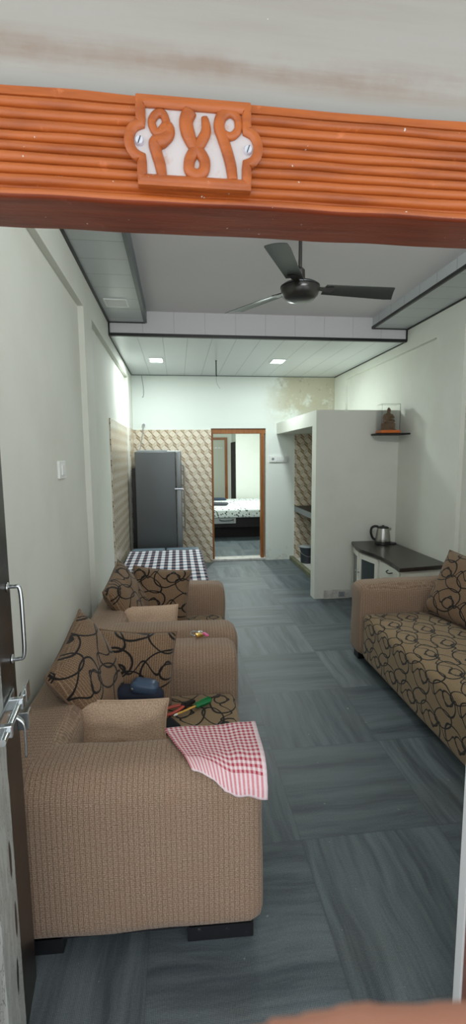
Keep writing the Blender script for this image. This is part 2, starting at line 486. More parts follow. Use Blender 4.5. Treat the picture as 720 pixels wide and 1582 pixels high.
def pillow_bm(w, h, t, n=22, pinch=.07, seed=0, sag=0):
    bm = bmesh.new(); uvl = bm.loops.layers.uv.new('UVMap'); uvs = {}
    top = {}; bot = {}
    for i in range(n+1):
        for j in range(n+1):
            u = -1+2*i/n; v = -1+2*j/n
            u = math.sin(u*PI/2)*.35 + u*.65; v = math.sin(v*PI/2)*.35+v*.65
            x = w/2*u*(1-pinch*(1-v*v)); y = h/2*v*(1-pinch*(1-u*u))
            th = t/2*(max(0, (1-u**4)*(1-v**4))**.55)
            nz = mnoise.noise(Vector((u*2.1+seed, v*2.1, seed*.7)))*.012*(1-u*u)*(1-v*v)
            y2 = y - sag*(1-v)*(1-v)*0.02
            edge = i in (0, n) or j in (0, n)
            a = bm.verts.new((x, y2, th+nz)); top[i, j] = a; uvs[a] = (x+seed*.37, y+seed*.23)
            if edge: bot[i, j] = a
            else:
                b = bm.verts.new((x, y2, -th+nz*.5)); bot[i, j] = b; uvs[b] = (x+.9, y+.5)
    for i in range(n):
        for j in range(n):
            bm.faces.new((top[i,j], top[i+1,j], top[i+1,j+1], top[i,j+1]))
            try: bm.faces.new((bot[i,j], bot[i,j+1], bot[i+1,j+1], bot[i+1,j]))
            except ValueError: pass
    for f in bm.faces:
        for l in f.loops: l[uvl].uv = uvs[l.vert]
    return bm
def orient(o, center, normal, up):
    """local z -> normal, local y -> up"""
    z = Vector(normal).normalized(); y = Vector(up); y = (y - z*y.dot(z)).normalized(); x = y.cross(z)
    o.matrix_world = Matrix.Translation(center) @ Matrix((x, y, z)).transposed().to_4x4()
def cushion(name, label, group, w, h, t, mat, center, normal, up, seed=0, pinch=.07):
    o = obj(name, pillow_bm(w, h, t, seed=seed, pinch=pinch), mat, smooth=True)
    orient(o, center, normal, up)
    tag(o, label, 'cushion', group)
    # seam piping round the rim, a part of the cushion
    n = 22; pts = []
    rim = [(-1+2*i/n, -1) for i in range(n)] + [(1, -1+2*i/n) for i in range(n)] + [(1-2*i/n, 1) for i in range(n)] + [(-1, 1-2*i/n) for i in range(n)]
    for u, v in rim:
        u = math.sin(u*PI/2)*.35 + u*.65; v = math.sin(v*PI/2)*.35+v*.65
        pts.append((w/2*u*(1-pinch*(1-v*v)), h/2*v*(1-pinch*(1-u*u)), 0))
    bm = nb(); tube(bm, pts, .004, 6, closed=True)
    bm.loops.layers.uv.new('UVMap')
    p = obj('seam_piping', bm, mat, o, smooth=True)
    return o

# ================================================================== SETTING
FZ = 0.0
XL, XR, YB = -.62, 2.38, 6.85          # column faces left / right, back wall
XLr, XRr = -.66, 2.42                  # recessed bays
ZC, ZS, ZK = 2.98, 2.875, 2.76         # main ceiling, side soffits, rear lowered ceiling
YBEAM = 4.66
bm = nb(); box(bm, -1.0, 3.0, -.6, 12.0, -.08, 0); struct('floor', bm, FLOOR)

def wallbox(name, mat, *boxes):
    bm = nb()
    for b in boxes: box(bm, *b)
    return struct(name, bm, mat)
# left wall: recessed bays between columns under a beam
wallbox('wall_left', WALL,
    (-.86, XLr, 1.025, 7.05, 0, 2.64), (-.86, XL, 1.025, 7.05, 2.64, 3.1),
    (XLr-.01, XL, 3.43, 3.74, 0, 2.64), (XLr-.01, XL, 6.32, 6.86, 0, 2.64))
wallbox('wall_right', WALL,
    (XRr, 2.62, 1.025, 7.05, 0, 2.66), (XR, 2.62, 1.025, 7.05, 2.66, 3.1),
    (XR, XRr+.01, 3.68, 4.10, 0, 2.66), (XR, XRr+.01, 6.4, 6.86, 0, 2.66))
DX0, DX1, DZ = .505, 1.325, 2.005      # rear doorway
wallbox('wall_back', BACKWALL,
    (-.9, DX0, YB, 7.05, 0, 3.1), (DX1, 2.62, YB, 7.05, 0, 3.1), (DX0, DX1, YB, 7.05, DZ, 3.1))
# front wall with doorway; its window is added to let in more daylight
FX0, FX1 = -.45, .735
YF0, YF1 = .895, 1.025
wallbox('wall_front', [WALL_OUT],
    (-1.6, FX0-.05, YF0, YF1, 0, 3.3), (FX1+.06, 1.15, YF0, YF1, 0, 3.3), (1.15, 2.2, YF0, YF1, 0, .85), (1.15, 2.2, YF0, YF1, 2.35, 3.3),
    (2.2, 3.2, YF0, YF1, 0, 3.3), (FX0-.05, FX1+.06, YF0, YF1, 2.19, 3.3))
# added window, out of view, put in to brighten the room
bm = nb()
for a in ((1.15,1.2,.85,2.35),(2.15,2.2,.85,2.35),(1.2,2.15,.85,.9),(1.2,2.15,2.3,2.35),(1.655,1.695,.9,2.3)):
    box(bm, a[0], a[1], YF0+.03, YF0+.08, a[2], a[3])
struct('fill_window_1', bm, FRAME_BROWN)

# added unseen walkway: floor and slab that cut the light on the outer wall
bm = nb(); box(bm, -2.2, 3.6, -1.9, -.6, -.08, 0); struct('added_walkway_floor', bm, MARBLE)
bm = nb(); box(bm, -2.2, 3.6, -1.5, YF0, 2.78, 2.9); struct('added_walkway_slab', bm, WALL)
# ceilings
bm = nb(); box(bm, -.9, 2.62, 1.0, YBEAM, ZC, 3.1); struct('ceiling', bm, CEIL)
bm = nb(); box(bm, XL-.05, XR+.06, YBEAM+.012, YB+.02, ZK, 3.1); struct('ceiling_rear', bm, PVC_X)
bm = nb(); box(bm, XL-.05, XR+.06, YBEAM, YBEAM+.012, ZK-.002, 3.05); struct('beam_cladding', bm, PVC_BEAM)
bm = nb(); box(bm, XL-.05, -.275, 1.03, YBEAM, ZS, 3.05); struct('soffit_left', bm, PVC_Y)
bm = nb(); box(bm, 2.005, XR+.06, 1.03, YBEAM, ZS, 3.05); struct('soffit_right', bm, PVC_Y)
def trim(i, b, mat=BLACK_TRIM):
    bm = nb(); box(bm, *b); o = struct('trim_%d' % i, bm, mat); return o
trim(1, (XL-.02, XR+.02, YBEAM-.008, YBEAM+.028, ZK-.012, ZK+.016))            # under the beam
trim(2, (XL, XL+.016, 1.03, YBEAM, ZS-.014, ZS+.004))                            # wall edge left
trim(3, (XR-.012, XR, 1.03, YBEAM, ZS-.012, ZS+.004))
trim(4, (-.285, -.255, 1.03, YBEAM-.01, ZS-.006, ZS+.105), GREY_TRIM)            # inner edge, left soffit
trim(5, (1.992, 2.012, 1.03, YBEAM-.01, ZS-.008, ZS+.016))
trim(6, (XL, XL+.010, YBEAM+.03, YB, ZK-.010, ZK+.002))
trim(7, (XR-.010, XR, YBEAM+.03, YB, ZK-.010, ZK+.002))
trim(8, (XL, XR, YB-.010, YB, ZK-.008, ZK+.002), GREY_TRIM)
trim(9, (XL, XL+.014, YBEAM-.012, YBEAM+.012, ZK-.004, ZS))
trim(10, (XR-.014, XR, YBEAM-.012, YBEAM+.012, ZK-.004, ZS))
trim(11, (-.62, -.27, YBEAM-.016, YBEAM-.002, ZS-.008, ZS+.003))
trim(12, (2.0, XR, YBEAM-.016, YBEAM-.002, ZS-.008, ZS+.003))

# tile dado
bm = nb(); box(bm, XL, DX0+.002, YB-.012, YB+.001, 0, 1.985); struct('wall_tiles_back', bm, TILE_X)
bm = nb(); box(bm, XLr-.002, XLr+.012, 4.75, 6.32, 0, 1.985); box(bm, XL-.002, XL+.010, 6.32, YB-.012, 0, 1.985)
struct('wall_tiles_left', bm, TILE_Y)

# partition with loft slab, kitchen nook behind
PX, PY = 1.49, 4.85
wallbox('partition', WALL, (PX, 2.43, PY, 5.0, 0, 1.921))
wallbox('loft_slab', WALL, (PX, 2.43, PY, YB+.005, 1.92, 2.08))
bm = nb(); box(bm, 1.77, 2.43, YB-.014, YB+.002, 0, 1.92); struct('wall_tiles_kitchen', bm, TILE_X)
bm = nb(); box(bm, XRr-.012, XRr+.002, 5.0, 6.84, 0, 1.92); struct('wall_tiles_nook', bm, TILE_Y)
bm = nb(); box(bm, 1.70, 1.76, 5.0, YB-.002, 0, .055, .006); struct('kerb', bm, KERB)
bm = nb(); box(bm, 1.76, 2.42, 5.0, YB, 0, .022); struct('floor_nook', bm, MARBLE)
bm = nb(); box(bm, 1.60, 1.90, PY-.018, PY+.002, 0, .10, .004); struct('baseboard_partition', bm, MARBLE)
bm = nb(); box(bm, 1.775, 2.378, 5.005, YB-.02, .795, .835, .004)
kc = thing('kitchen_counter', 'black granite kitchen counter with grey edge in the nook behind the partition', 'counter', (2.1, 5.9, 0))
def sub(o): o.location = -Vector(o.parent.location); return o
sub(obj('countertop', bm, GRANITE, kc))
bm = nb(); box(bm, 1.765, 1.785, 5.005, YB-.02, .755, .832); sub(obj('edge_strip', bm, GREY_STONE, kc))
bm = nb(); box(bm, 1.80, 2.376, 5.55, 5.61, .023, .796); sub(obj('support_slab', bm, GREY_STONE, kc))

# rear doorway frame
bm = nb()
box(bm, DX0, DX0+.035, YB+.03, YB+.13, 0, DZ, .003); box(bm, DX1-.068, DX1-.018, YB+.03, YB+.13, 0, DZ-.02, .003)
box(bm, DX0, DX1, YB+.028, YB+.13, DZ-.075, DZ, .003)
d2 = struct('door_2', bm, FRAME_BROWN)
bm = nb(); box(bm, DX0, DX1, YB+.01, YB+.20, 0, .035, .006); struct('door_sill', bm, MARBLE)

# ---- bedroom behind
BY = 11.6
wallbox('wall_bedroom_far', BEDWALL, (-.6, 3.2, BY, BY+.1, 0, 2.7))
wallbox('wall_bedroom_left', BEDWALL, (-.5, -.4, 7.05, BY, 0, 2.7))
wallbox('wall_bedroom_right', BEDWALL, (2.9, 3.0, 7.05, BY, 0, 2.7))
wallbox('wall_bedroom_closet', BEDWALL, (1.37, 2.9, 10.75, BY, 0, 2.7))
bm = nb(); box(bm, -.5, 3.0, 7.05, BY+.1, 2.7, 2.8); struct('ceiling_bedroom', bm, BEDWALL)
d3 = None
bm = nb(); box(bm, .62, 1.19, BY-.03, BY+.002, .0, 2.0); d3 = struct('door_3', bm, BEDDOOR)
bm = nb(); box(bm, 1.19, 1.26, BY-.05, BY+.002, 0, 2.06); box(bm, .56, .62, BY-.05, BY+.002, 0, 2.06); box(bm, .62, 1.19, BY-.05, BY+.002, 2.0, 2.06)
obj('door_frame', bm, FRAME_BROWN, d3)
bm = nb(); box(bm, 1.345, 1.372, 10.80, 11.55, 0, 1.93); d4 = struct('door_4', bm, DARKWOOD)

# ================================================================== FRONT DOOR: frame with number plaque, leaf
YH0, YH1 = .88, 1.003
ZH0, ZH1 = 2.044, 2.219
bm = nb()
# head: profile extruded along x, reeded front
prof = [(YH1, ZH0+.004), (YH0+.010, ZH0)]
for k in range(7): a = -PI/2 - PI*k/6; prof.append((YH0+.008+.008*math.cos(a), ZH0+.008+.008*math.sin(a)))
prof += [(YH0+.010, ZH0+.017), (YH0+.010, ZH0+.021)]
z = ZH0+.021
for f in range(8):
    w = .0172
    for k in range(9):
        a = -PI/2 + PI*k/8; prof.append((YH0+.009-.009*math.cos(a), z + w/2 + w/2*math.sin(a)*.96))
    z += w
prof += [(YH0+.004, z+.001), (YH0+.004, ZH1-.002), (YH0+.007, ZH1), (YH1, ZH1)]
def extr_x(bm, prof, x0, x1, n=1, wob=0):
    rows = []
    for i in range(n+1):
        x = x0+(x1-x0)*i/n
        rows.append([bm.verts.new((x, y+wob*mnoise.noise(Vector((x*9, zz*40, 1))), zz+wob*mnoise.noise(Vector((x*7, zz*30, 5))))) for y, zz in prof])
    m = len(prof)
    for i in range(n):
        for k in range(m): bm.faces.new((rows[i][k], rows[i][(k+1) % m], rows[i+1][(k+1) % m], rows[i+1][k]))
    bm.faces.new(rows[0]); bm.faces.new(rows[-1][::-1])
extr_x(bm, prof, FX0-.19, FX1+.19, 90, .0018)
for f in bm.faces:
    if f.normal.z < -.6 and f.calc_center_median().y > YH0+.012: f.material_index = 1
bmesh.ops.recalc_face_normals(bm, faces=bm.faces[:])
for f in bm.faces:
    c = f.calc_center_median()
    if f.normal.z < -.6 and c.z < ZH0+.006: f.material_index = 1  # shade of the underside put into the paint colour
d1 = struct('trim_13', bm, [ORANGE, ORANGE_DARK], smooth=50)
def jamb(i, xa, xb):
    bm = nb(); box(bm, xa, xb, YH0, YH1, 0, ZH0+.004, .004)
    for k in range(5):
        xx = xa+(xb-xa)*(k+.9)/6
        tube(bm, [(xx, YH0+.002, 0), (xx, YH0+.002, ZH0)], .008, 8)
    o = struct('trim_%d' % i, bm, ORANGE_DARK, smooth=50)
jamb(14, FX0-.10, FX0); jamb(15, FX1, FX1+.10)
bm = nb(); box(bm, FX1-.004, FX1+.02, YH1, YH1+.030, 0, 2.19, .002); struct('trim_16', bm, WHITE_PAINT)

# number plaque screwed to the head
k_ = .000378
def pl(zx, zy, dy=0.0):                # plaque sketch coordinates -> metres
    ex, ey = zx-358, zy-245
    return Vector((ex*k_*1.03, dy, -(ey - .080*ex)*k_))
plq = thing('number_plaque', 'orange and white number plaque screwed onto the reeded door head', 'plaque', (.043, YH0-.004, 2.137))
HW, HH, LR = .098, .068, .030
def outline(hw, hh, lr):
    p = [(-hw, hh), (hw, hh)]
    for k in range(11): a = PI/2 - PI*k/10; p.append((hw + lr*.8*math.cos(a), lr*math.sin(a)))
    p += [(hw, -hh), (-hw, -hh)]
    for k in range(11): a = -PI/2 - PI*k/10; p.append((-hw + lr*.8*math.cos(a), lr*math.sin(a)))
    return p
MXZ = Matrix(((1,0,0,0),(0,0,1,0),(0,1,0,0),(0,0,0,1)))        # (x,y)->(x,z), z->y
bm = nb(); prism(bm, outline(HW-.004, HH-.004, LR-.004), -.004, .010, MXZ); obj('backing', bm, PLAQUE, plq)
bm = nb()
pts = []
ol = outline(HW-.007, HH-.007, LR-.004)
for a, b in zip(ol, ol[1:]+ol[:1]):
    n = max(1, int(math.hypot(b[0]-a[0], b[1]-a[1])/.006))
    for i in range(n): pts.append((a[0]+(b[0]-a[0])*i/n, -.006, a[1]+(b[1]-a[1])*i/n))
tube(bm, pts, .0088, 10, closed=True, flat=((0,1,0), .75))
for x0, x1, z0, z1 in ((-HW-.001, HW+.001, HH-.012, HH+.003), (-HW-.001, HW+.001, -HH-.004, -HH+.012)): box(bm, x0, x1, -.011, .006, z0, z1, .003)
obj('border', bm, ORANGE, plq, smooth=40)
def digit(paths):
    bm = nb()
    for pts, rad in paths:
        sp = smooth_path([pl(x, y, -.006) for x, y in pts], 6)
        rs = [rad[min(len(rad)-1, int(i/6))]*(1-(i % 6)/6) + rad[min(len(rad)-1, int(i/6)+1)]*((i % 6)/6) for i in range(len(sp))]
        tube(bm, sp, rs, 10, flat=((0,1,0), .7))
    obj('numeral', bm, ORANGE, plq, smooth=True)
r1, r2, r3 = .0072, .0100, .0125
digit([([(238,160),(222,118),(192,118),(172,148),(184,186),(212,196),(238,170),(246,200),(214,228),(186,240),(190,280),(204,330),(212,382)], [r1,r1,r1,r1,r1,r2,r2,r2,r3,r3,r2,r2,.0085])])
digit([([(340,108),(322,150),(330,200),(352,250),(384,285),(402,320),(396,360),(366,376),(334,356),(334,315),(352,280),(384,240),(410,190),(404,132)], [r3,r3,r3,r2,r2,r2,r2,r2,r2,r2,r2,r2,.009,.006])])
digit([([(478,196),(518,214),(552,190),(552,140),(520,116),(482,128),(468,170),(484,220),(504,280),(520,340),(528,402)], [r1,r1,r1,r1,r1,r2,r2,r2,r2,r2,.009])])
for zx, zy in ((116,228), (598,274)):
    c = pl(zx, zy, -.008)
    bm = nb(); M = Matrix.Translation(c) @ Matrix.Rotation(PI/2, 4, 'X')
    lathe(bm, [(.0072,-.006),(.0072,.001),(.006,.003)], seg=16, M=M)
    s_ = obj('screw', bm, SCREWM, plq, smooth=40)
    bm = nb(); box(bm, -.0062, .0062, -.0008, .0008, -.0005, .0036)
    sl = obj('screw_slot', bm, DARK_METAL, s_); sl.matrix_local = M @ Matrix.Rotation(R(70), 4, 'Z')

# door leaf, opened inwards against the left side
leaf = bpy.data.objects.new('door_1', None); COL.objects.link(leaf); leaf['kind'] = 'structure'
leaf.location = (-.432, 1.005, 0); leaf.rotation_euler = (0, 0, R(6.5))
# local: +y towards the free edge, +x the face seen from the doorway
bm = nb(); box(bm, -.034, 0, 0, .150, .01, 2.03, .002); obj('light_panel', bm, LAM_LIGHT, leaf)
bm = nb(); box(bm, -.034, -.001, .150, .30, .01, 2.03, .003); obj('dark_panel', bm, LAM_DARK, leaf)
bm = nb()
hp = smooth_path([(-.002,.262,1.255),(.018,.262,1.256),(.032,.262,1.246),(.034,.262,1.15),(.032,.262,1.064),(.018,.262,1.052),(-.002,.262,1.053)], 6)
tube(bm, hp, .0055, 10, flat=((0,1,0),1.0))
for zc in (1.255, 1.053): lathe(bm, [(.013,-.001),(.013,.003),(.008,.006)], M=Matrix.Translation((0,.262,zc)) @ Matrix.Rotation(PI/2,4,'Y'), seg=14)
obj('pull_handle', bm, CHROME, leaf, smooth=True)
ald = bpy.data.objects.new('slide_bolt', None); COL.objects.link(ald); ald.parent = leaf
bm = nb(); box(bm, 0, .004, .05, .25, .925, .975, .001); obj('back_plate', bm, CHROME, ald)
bm = nb(); tube(bm, [(.022,.035,.948),(.022,.305,.948)], .0085, 14)
obj('bolt_rod', bm, CHROME, ald, smooth=40)
bm = nb()
for yy in (.085, .215): box(bm, 0, .034, yy-.008, yy+.008, .932, .964, .003)
box(bm, .030, .033, .255, .30, .925, .975, .001)
obj('bolt_bracket', bm, CHROME, ald)
bm = nb(); tube(bm, smooth_path([(.024,.15,.948),(.045,.15,.925),(.047,.15,.88),(.046,.15,.835)],5), [.007]*16, 8, flat=((1,0,0),.5)); obj('hasp', bm, CHROME, ald, smooth=True)
bm = nb(); box(bm, 0, .028, .275, .279, .835, .885, .001); box(bm, .026, .030, .275, .315, .838, .882, .001); obj('staple', bm, CHROME, ald)

# ================================================================== SEATING
def seat_unit(name, label, cat, Lg, D, aw, H=.62, zs=.41, bw=.25, group=None, foot_front=.02):
    """x forward, y along the length, origin on the floor at the centre"""
    t = thing(name, label, cat, group=group)
    x0, x1, y1 = -D/2, D/2, Lg/2
    uvx = lambda p, f: (p.x, p.y+p.z)
    def uv_arm(p, f):
        n = f.normal
        return (p.y, p.z) if abs(n.x) > .75 else (p.x, p.y+p.z)
    def uv_back(p, f):
        return (p.x, p.z) if abs(f.normal.y) > .8 else (p.y, p.x+p.z)
    def finish(bm, fn):
        bmesh.ops.recalc_face_normals(bm, faces=bm.faces[:]); bm.normal_update()
        l_ = bm.loops.layers.uv.active
        for f in bm.faces:
            for l in f.loops: l[l_].uv = fn(l.vert.co, f)
        return bm
    for s in (-1, 1):
        ya, yb = (y1-aw, y1) if s > 0 else (-y1, -y1+aw)
        bm = soft_box(x0+.03, x1, ya, yb, .052, H, (.028,.07,.075), (.006,.006,.014), 14, lump=.006, seed=s*3)
        obj('arm', finish(bm, uv_arm), CORD, t, smooth=True)
    bm = soft_box(x0, x0+bw, -y1+.02, y1-.02, .052, H+.004, (.06,.05,.07), (.0,.0,.012), 14, lump=.006, seed=9)
    obj('backrest', finish(bm, uv_back), CORD, t, smooth=True)
    bm = soft_box(x0+bw-.03, x1-.012, -y1+aw-.01, y1-aw+.01, .052, zs, (.045,.02,.05), (.004,0,.014), 16, lump=.004, seed=5)
    obj('seat', finish(bm, lambda p, f: (p.y, p.x - p.z + .3) if abs(f.normal.y) < .8 else (p.x, p.z)), SWIRL, t, smooth=True)
    bm = nb(); box(bm, x0+.04, x1-.04, -y1+.03, y1-.03, .055, .09); obj('base_lining', bm, BLACK_CLOTH, t)
    for sx in (-1, 1):
        for sy in (-1, 1):
            cx = x1-.14 if sx > 0 else x0+.14
            cy = sy*(y1-.055-foot_front)
            bm = nb(); box(bm, cx-.11, cx+.11, cy-.045, cy+.045, 0, .075, .004); obj('foot', bm, FOOT, t)
    return t
def copy_tree(o, parent=None):
    c = o.copy(); COL.objects.link(c)
    if parent: c.parent = parent
    for ch in list(o.children):
        copy_tree(ch, c)
    return c
G_CH = 'tan loop-patterned armchairs along the left wall'
chair = seat_unit('armchair', 'tan ribbed armchair nearest the door, with checked cloth and tools on it', 'armchair', 1.12, .90, .232, group=G_CH)
chair2 = copy_tree(chair)
chair.location = (-.180, 1.888, 0); chair.rotation_euler.z = R(-2.3)
chair2.location = (-.118, 3.045, 0); chair2.rotation_euler.z = R(-1.2)
chair2['label'] = 'tan ribbed armchair further back, between the nearer armchair and the plaid bench'
sofa = seat_unit('sofa', 'long tan sofa with black loop fabric seat along the right wall', 'sofa', 1.95, .98, .22)
sofa.location = (1.355+.49, 2.47, 0); sofa.rotation_euler.z = PI

G_C1 = 'cushions on the nearest armchair'; G_C2 = 'cushions on the farther armchair'; G_C3 = 'cushions on the right sofa'
cushion('cushion', 'loop-patterned cushion leaning on the back of the nearest armchair', G_C1, .46, .44, .15, SWIRL_DARK, (-.392, 1.985, .64), (.86,-.20,.42), (-.42,-.20,.88), 1)
cushion('cushion', 'loop-patterned cushion propped against the far arm of the nearest armchair', G_C1, .40, .39, .13, SWIRL_DARK, (-.235, 2.13, .58), (.10,-1,.36), (.10,.3,1), 2)
cushion('cushion', 'small plain tan cushion behind the near arm of the nearest armchair', G_C1, .375, .20, .13, WEAVE, (-.250, 1.795, .515), (.03,-1,.34), (.06,.3,1), 3, .055)
cushion('cushion', 'loop-patterned cushion leaning on the back of the farther armchair', G_C2, .44, .43, .15, SWIRL_DARK, (-.352, 3.08, .64), (.86,-.20,.42), (-.42,-.18,.88), 4)
cushion('cushion', 'dark loop-patterned cushion propped against the far arm of the farther armchair', G_C2, .42, .40, .13, SWIRL_DARK, (-.145, 3.275, .60), (.06,-1,.34), (.12,.3,1), 5)
cushion('cushion', 'small plain tan cushion lying in the farther armchair', G_C2, .37, .20, .13, WEAVE, (-.200, 2.90, .545), (.03,-1,.34), (.0,.3,1), 6, .055)
cushion('cushion', 'large loop-patterned cushion leaning in the far corner of the right sofa', G_C3, .52, .50, .15, SWIRL_DARK, (1.985, 2.93, .645), (-.86,-.20,.42), (.42,.06,1), 7)
cushion('cushion', 'loop-patterned cushion at the right edge of the photo on the sofa', G_C3, .46, .44, .14, SWIRL_DARK, (1.93, 2.42, .60), (-.85,.05,.48), (.5,.0,1), 8)

# checked cloth over the near arm
def towel():
    bm = nb(); uvl = bm.loops.layers.uv.new('UVMap')
    nx, ny = 46, 40; V = {}; UV = {}
    yA, yB, zT, rr = 1.545, 1.322, .633, .065      # back edge, front face, top, rounding
    flat = (yA - (yB+rr)); arc = rr*PI/2
    for i in range(nx+1):
        for j in range(ny+1):
            s, t = i/nx, j/ny
            front_x = .025 + .235*s ; back_x = -.065 + .325*s
            # distance along the arm profile of the front hem at this s
            hem = flat + arc*min(1, .45+.9*s) + max(0, s-.35)*.075
            dist = t*hem - .004*math.sin(s*9)
            x = back_x + (front_x-back_x)*(t**1.2)*(1-s*.6)
            w = .0022*math.sin(s*26+t*3)*(.3+t) + .003*mnoise.noise(Vector((s*5, t*5, 2)))
            off = .010 + w
            if dist < flat: p = (x, yA-dist, zT+off)
            elif dist < flat+arc:
                a = (dist-flat)/rr; p = (x, yB+rr - (rr+off)*math.sin(a), zT-rr + (rr+off)*math.cos(a))
            else: p = (x, yB-off-.006, zT-rr-(dist-flat-arc))
            V[i,j] = bm.verts.new(p); UV[V[i,j]] = (s*.32, (1-t)*.24)
    for i in range(nx):
        for j in range(ny): bm.faces.new((V[i,j], V[i+1,j], V[i+1,j+1], V[i,j+1]))
    for f in bm.faces:
        for l in f.loops: l[uvl].uv = UV[l.vert]
    o = obj('checked_cloth', bm, TOWEL, smooth=True)
    md = o.modifiers.new('thick', 'SOLIDIFY'); md.thickness = .003
    return tag(o, 'red and white checked cotton cloth draped over the near arm of the armchair', 'cloth')
towel()

# tools on the seat
ZSEAT = .432
def frame_to(o, a, b, z):
    a, b = Vector((*a, z)), Vector((*b, z)); o.location = a
    o.rotation_euler = (0, 0, math.atan2(b.y-a.y, b.x-a.x)); return (b-a).length
t = thing('screwdriver', 'green handled screwdriver with yellow shaft lying on the armchair seat', 'screwdriver')
ln = frame_to(t, (-.040, 1.955), (.135, 2.075), ZSEAT+.014)
RX = Matrix.Rotation(PI/2, 4, 'Y')
bm = nb(); lathe(bm, [(.004,.016),(.0045,.02),(.0045,ln*.58)], M=RX, seg=12); obj('shaft', bm, YELLOW_SHAFT, t, smooth=40)
bm = nb(); lathe(bm, [(.0022,-.002),(.0052,.004),(.005,.018)], M=RX, seg=10); obj('tip', bm, WHITE_PLASTIC, t, smooth=40)
bm = nb(); tt = bmesh.new()
prof_h = [(.008,ln*.56),(.0135,ln*.60),(.0105,ln*.66),(.0145,ln*.74),(.0145,ln*.92),(.012,ln*.98),(.006,ln)]
rings = []
for r_, zz in prof_h:
    rings.append([tt.verts.new((zz, r_*(1+.14*math.cos(6*a))*math.cos(a), r_*(1+.14*math.cos(6*a))*math.sin(a))) for a in [2*PI*k/24 for k in range(24)]])
for p, q in zip(rings, rings[1:]):
    for k in range(24): tt.faces.new((p[k], p[(k+1)%24], q[(k+1)%24], q[k]))
tt.faces.new(rings[0]); tt.faces.new(rings[-1]); merge(bm, tt); obj('handle', bm, GREEN_GRIP, t, smooth=50)

t = thing('pliers', 'pliers with red grips lying beside the screwdriver on the armchair seat', 'pliers')
ln = frame_to(t, (-.085, 1.99), (.060, 2.075), ZSEAT+.010)
for s in (-1, 1):
    bm = nb(); tube(bm, smooth_path([(0, s*.022, 0), (.03, s*.026, 0), (.07, s*.018, 0), (.098, s*.007, 0)], 6), [.0085]*19, 10, flat=((0,0,1),.8)); obj('grip', bm, RED_GRIP, t, smooth=True)
bm = nb()
prism(bm, [(.090,-.010),(.108,-.016),(.128,-.014),(.165,-.006),(.168,0),(.165,.006),(.128,.014),(.108,.016),(.090,.010)], -.006, .007, bev=.002)
lathe(bm, [(.008,.006),(.008,.010),(.005,.011)], (.112,0,0), 16)
obj('jaw', bm, DARK_METAL, t)
bm = soft_box(-.045, .045, -.05, .05, 0, .022, (.02,.02,.01), (0,0,.004), 8, lump=.01, seed=4)
o = obj('cloth_pouch', bm, BLACK_CLOTH, smooth=True, loc=(-.066, 1.895, ZSEAT-.004), rot=(0,0,R(30)))
tag(o, 'small black cloth pouch on the seat under the pliers grips', 'pouch')

t = thing('spectacle_pouch', 'navy pouch with slate blue flap tucked behind the small plain cushion', 'pouch', (-.195, 1.975, .55), R(-10))
bm = soft_box(-.115, .115, -.045, .045, -.05, .035, (.06,.04,.035), (0,0,.01), 10, lump=.01, seed=8); obj('pouch_body', bm, NAVY, t, smooth=True)
bm = soft_box(-.035, .085, -.04, .035, .015, .068, (.03,.02,.018), (0,0,.004), 10); o = obj('flap', bm, SLATE, t, smooth=True); o.rotation_euler = (0, R(8), 0)
bm = nb(); lathe(bm, [(.006,0),(.006,.003),(.003,.004)], M=Matrix.Translation((-.015,-.043,.045)) @ Matrix.Rotation(PI/2,4,'X'), seg=12); obj('press_stud', bm, CHROME, t)

# keys and padlock on the far arm
t = thing('keyring', 'brass padlock on a ring with pink key tag on the armchair arm', 'keys', (.095, 2.405, .638), R(15))
bm = nb(); tube(bm, [(-.020+.021*math.cos(2*PI*k/24), .012+.021*math.sin(2*PI*k/24), .006+.004*math.sin(2*PI*k/24)) for k in range(24)], .0034, 8, closed=True); obj('shackle', bm, CHROME, t, smooth=True)
bm = nb(); box(bm, -.024, .012, -.042, -.008, 0, .016, .004); obj('padlock_body', bm, BRASS, t, smooth=40)
bm = nb(); prism(bm, [(.018,.0),(.036,.0),(.046,-.044),(.026,-.048)], .001, .010, bev=.003); obj('key_tag', bm, PINK, t, smooth=40)
bm = nb(); lathe(bm, [(.014,.0),(.014,.004),(.006,.006)], (.018,.030,.0), 18); box(bm, .008, .012, .0, .022, .001, .004); obj('key', bm, STEEL, t, smooth=40)

# ================================================================== BENCHES UNDER PLAID CLOTH, FRIDGE
G_B = 'slate blue benches in front of the fridge'
def bench(label, xa, xb):
    t = thing('low_bench', label, 'bench', ((xa+xb)/2, 5.0, 0), group=G_B)
    w = (xb-xa)/2
    bm = soft_box(-w, w, -.96, .96, .30, .425, (.02,.02,.02), (0,0,.004), 8); obj('seat_pad', bm, BLUE_FOAM, t, smooth=True)
    bm = nb(); box(bm, -w+.02, w-.02, -.93, .93, .20, .31, .005); obj('bench_frame', bm, DARKWOOD, t)
    for sx in (-1, 1):
        for sy in (-1, 1):
            bm = nb(); box(bm, sx*(w-.05)-.025, sx*(w-.05)+.025, sy*.88-.025, sy*.88+.025, 0, .21); obj('leg', bm, DARKWOOD, t)
bench('slate blue low bench against the tiled left wall, under the plaid cloth', -.60, -.175)
bench('slate blue low bench on the aisle side, under the plaid cloth', -.165, .255)
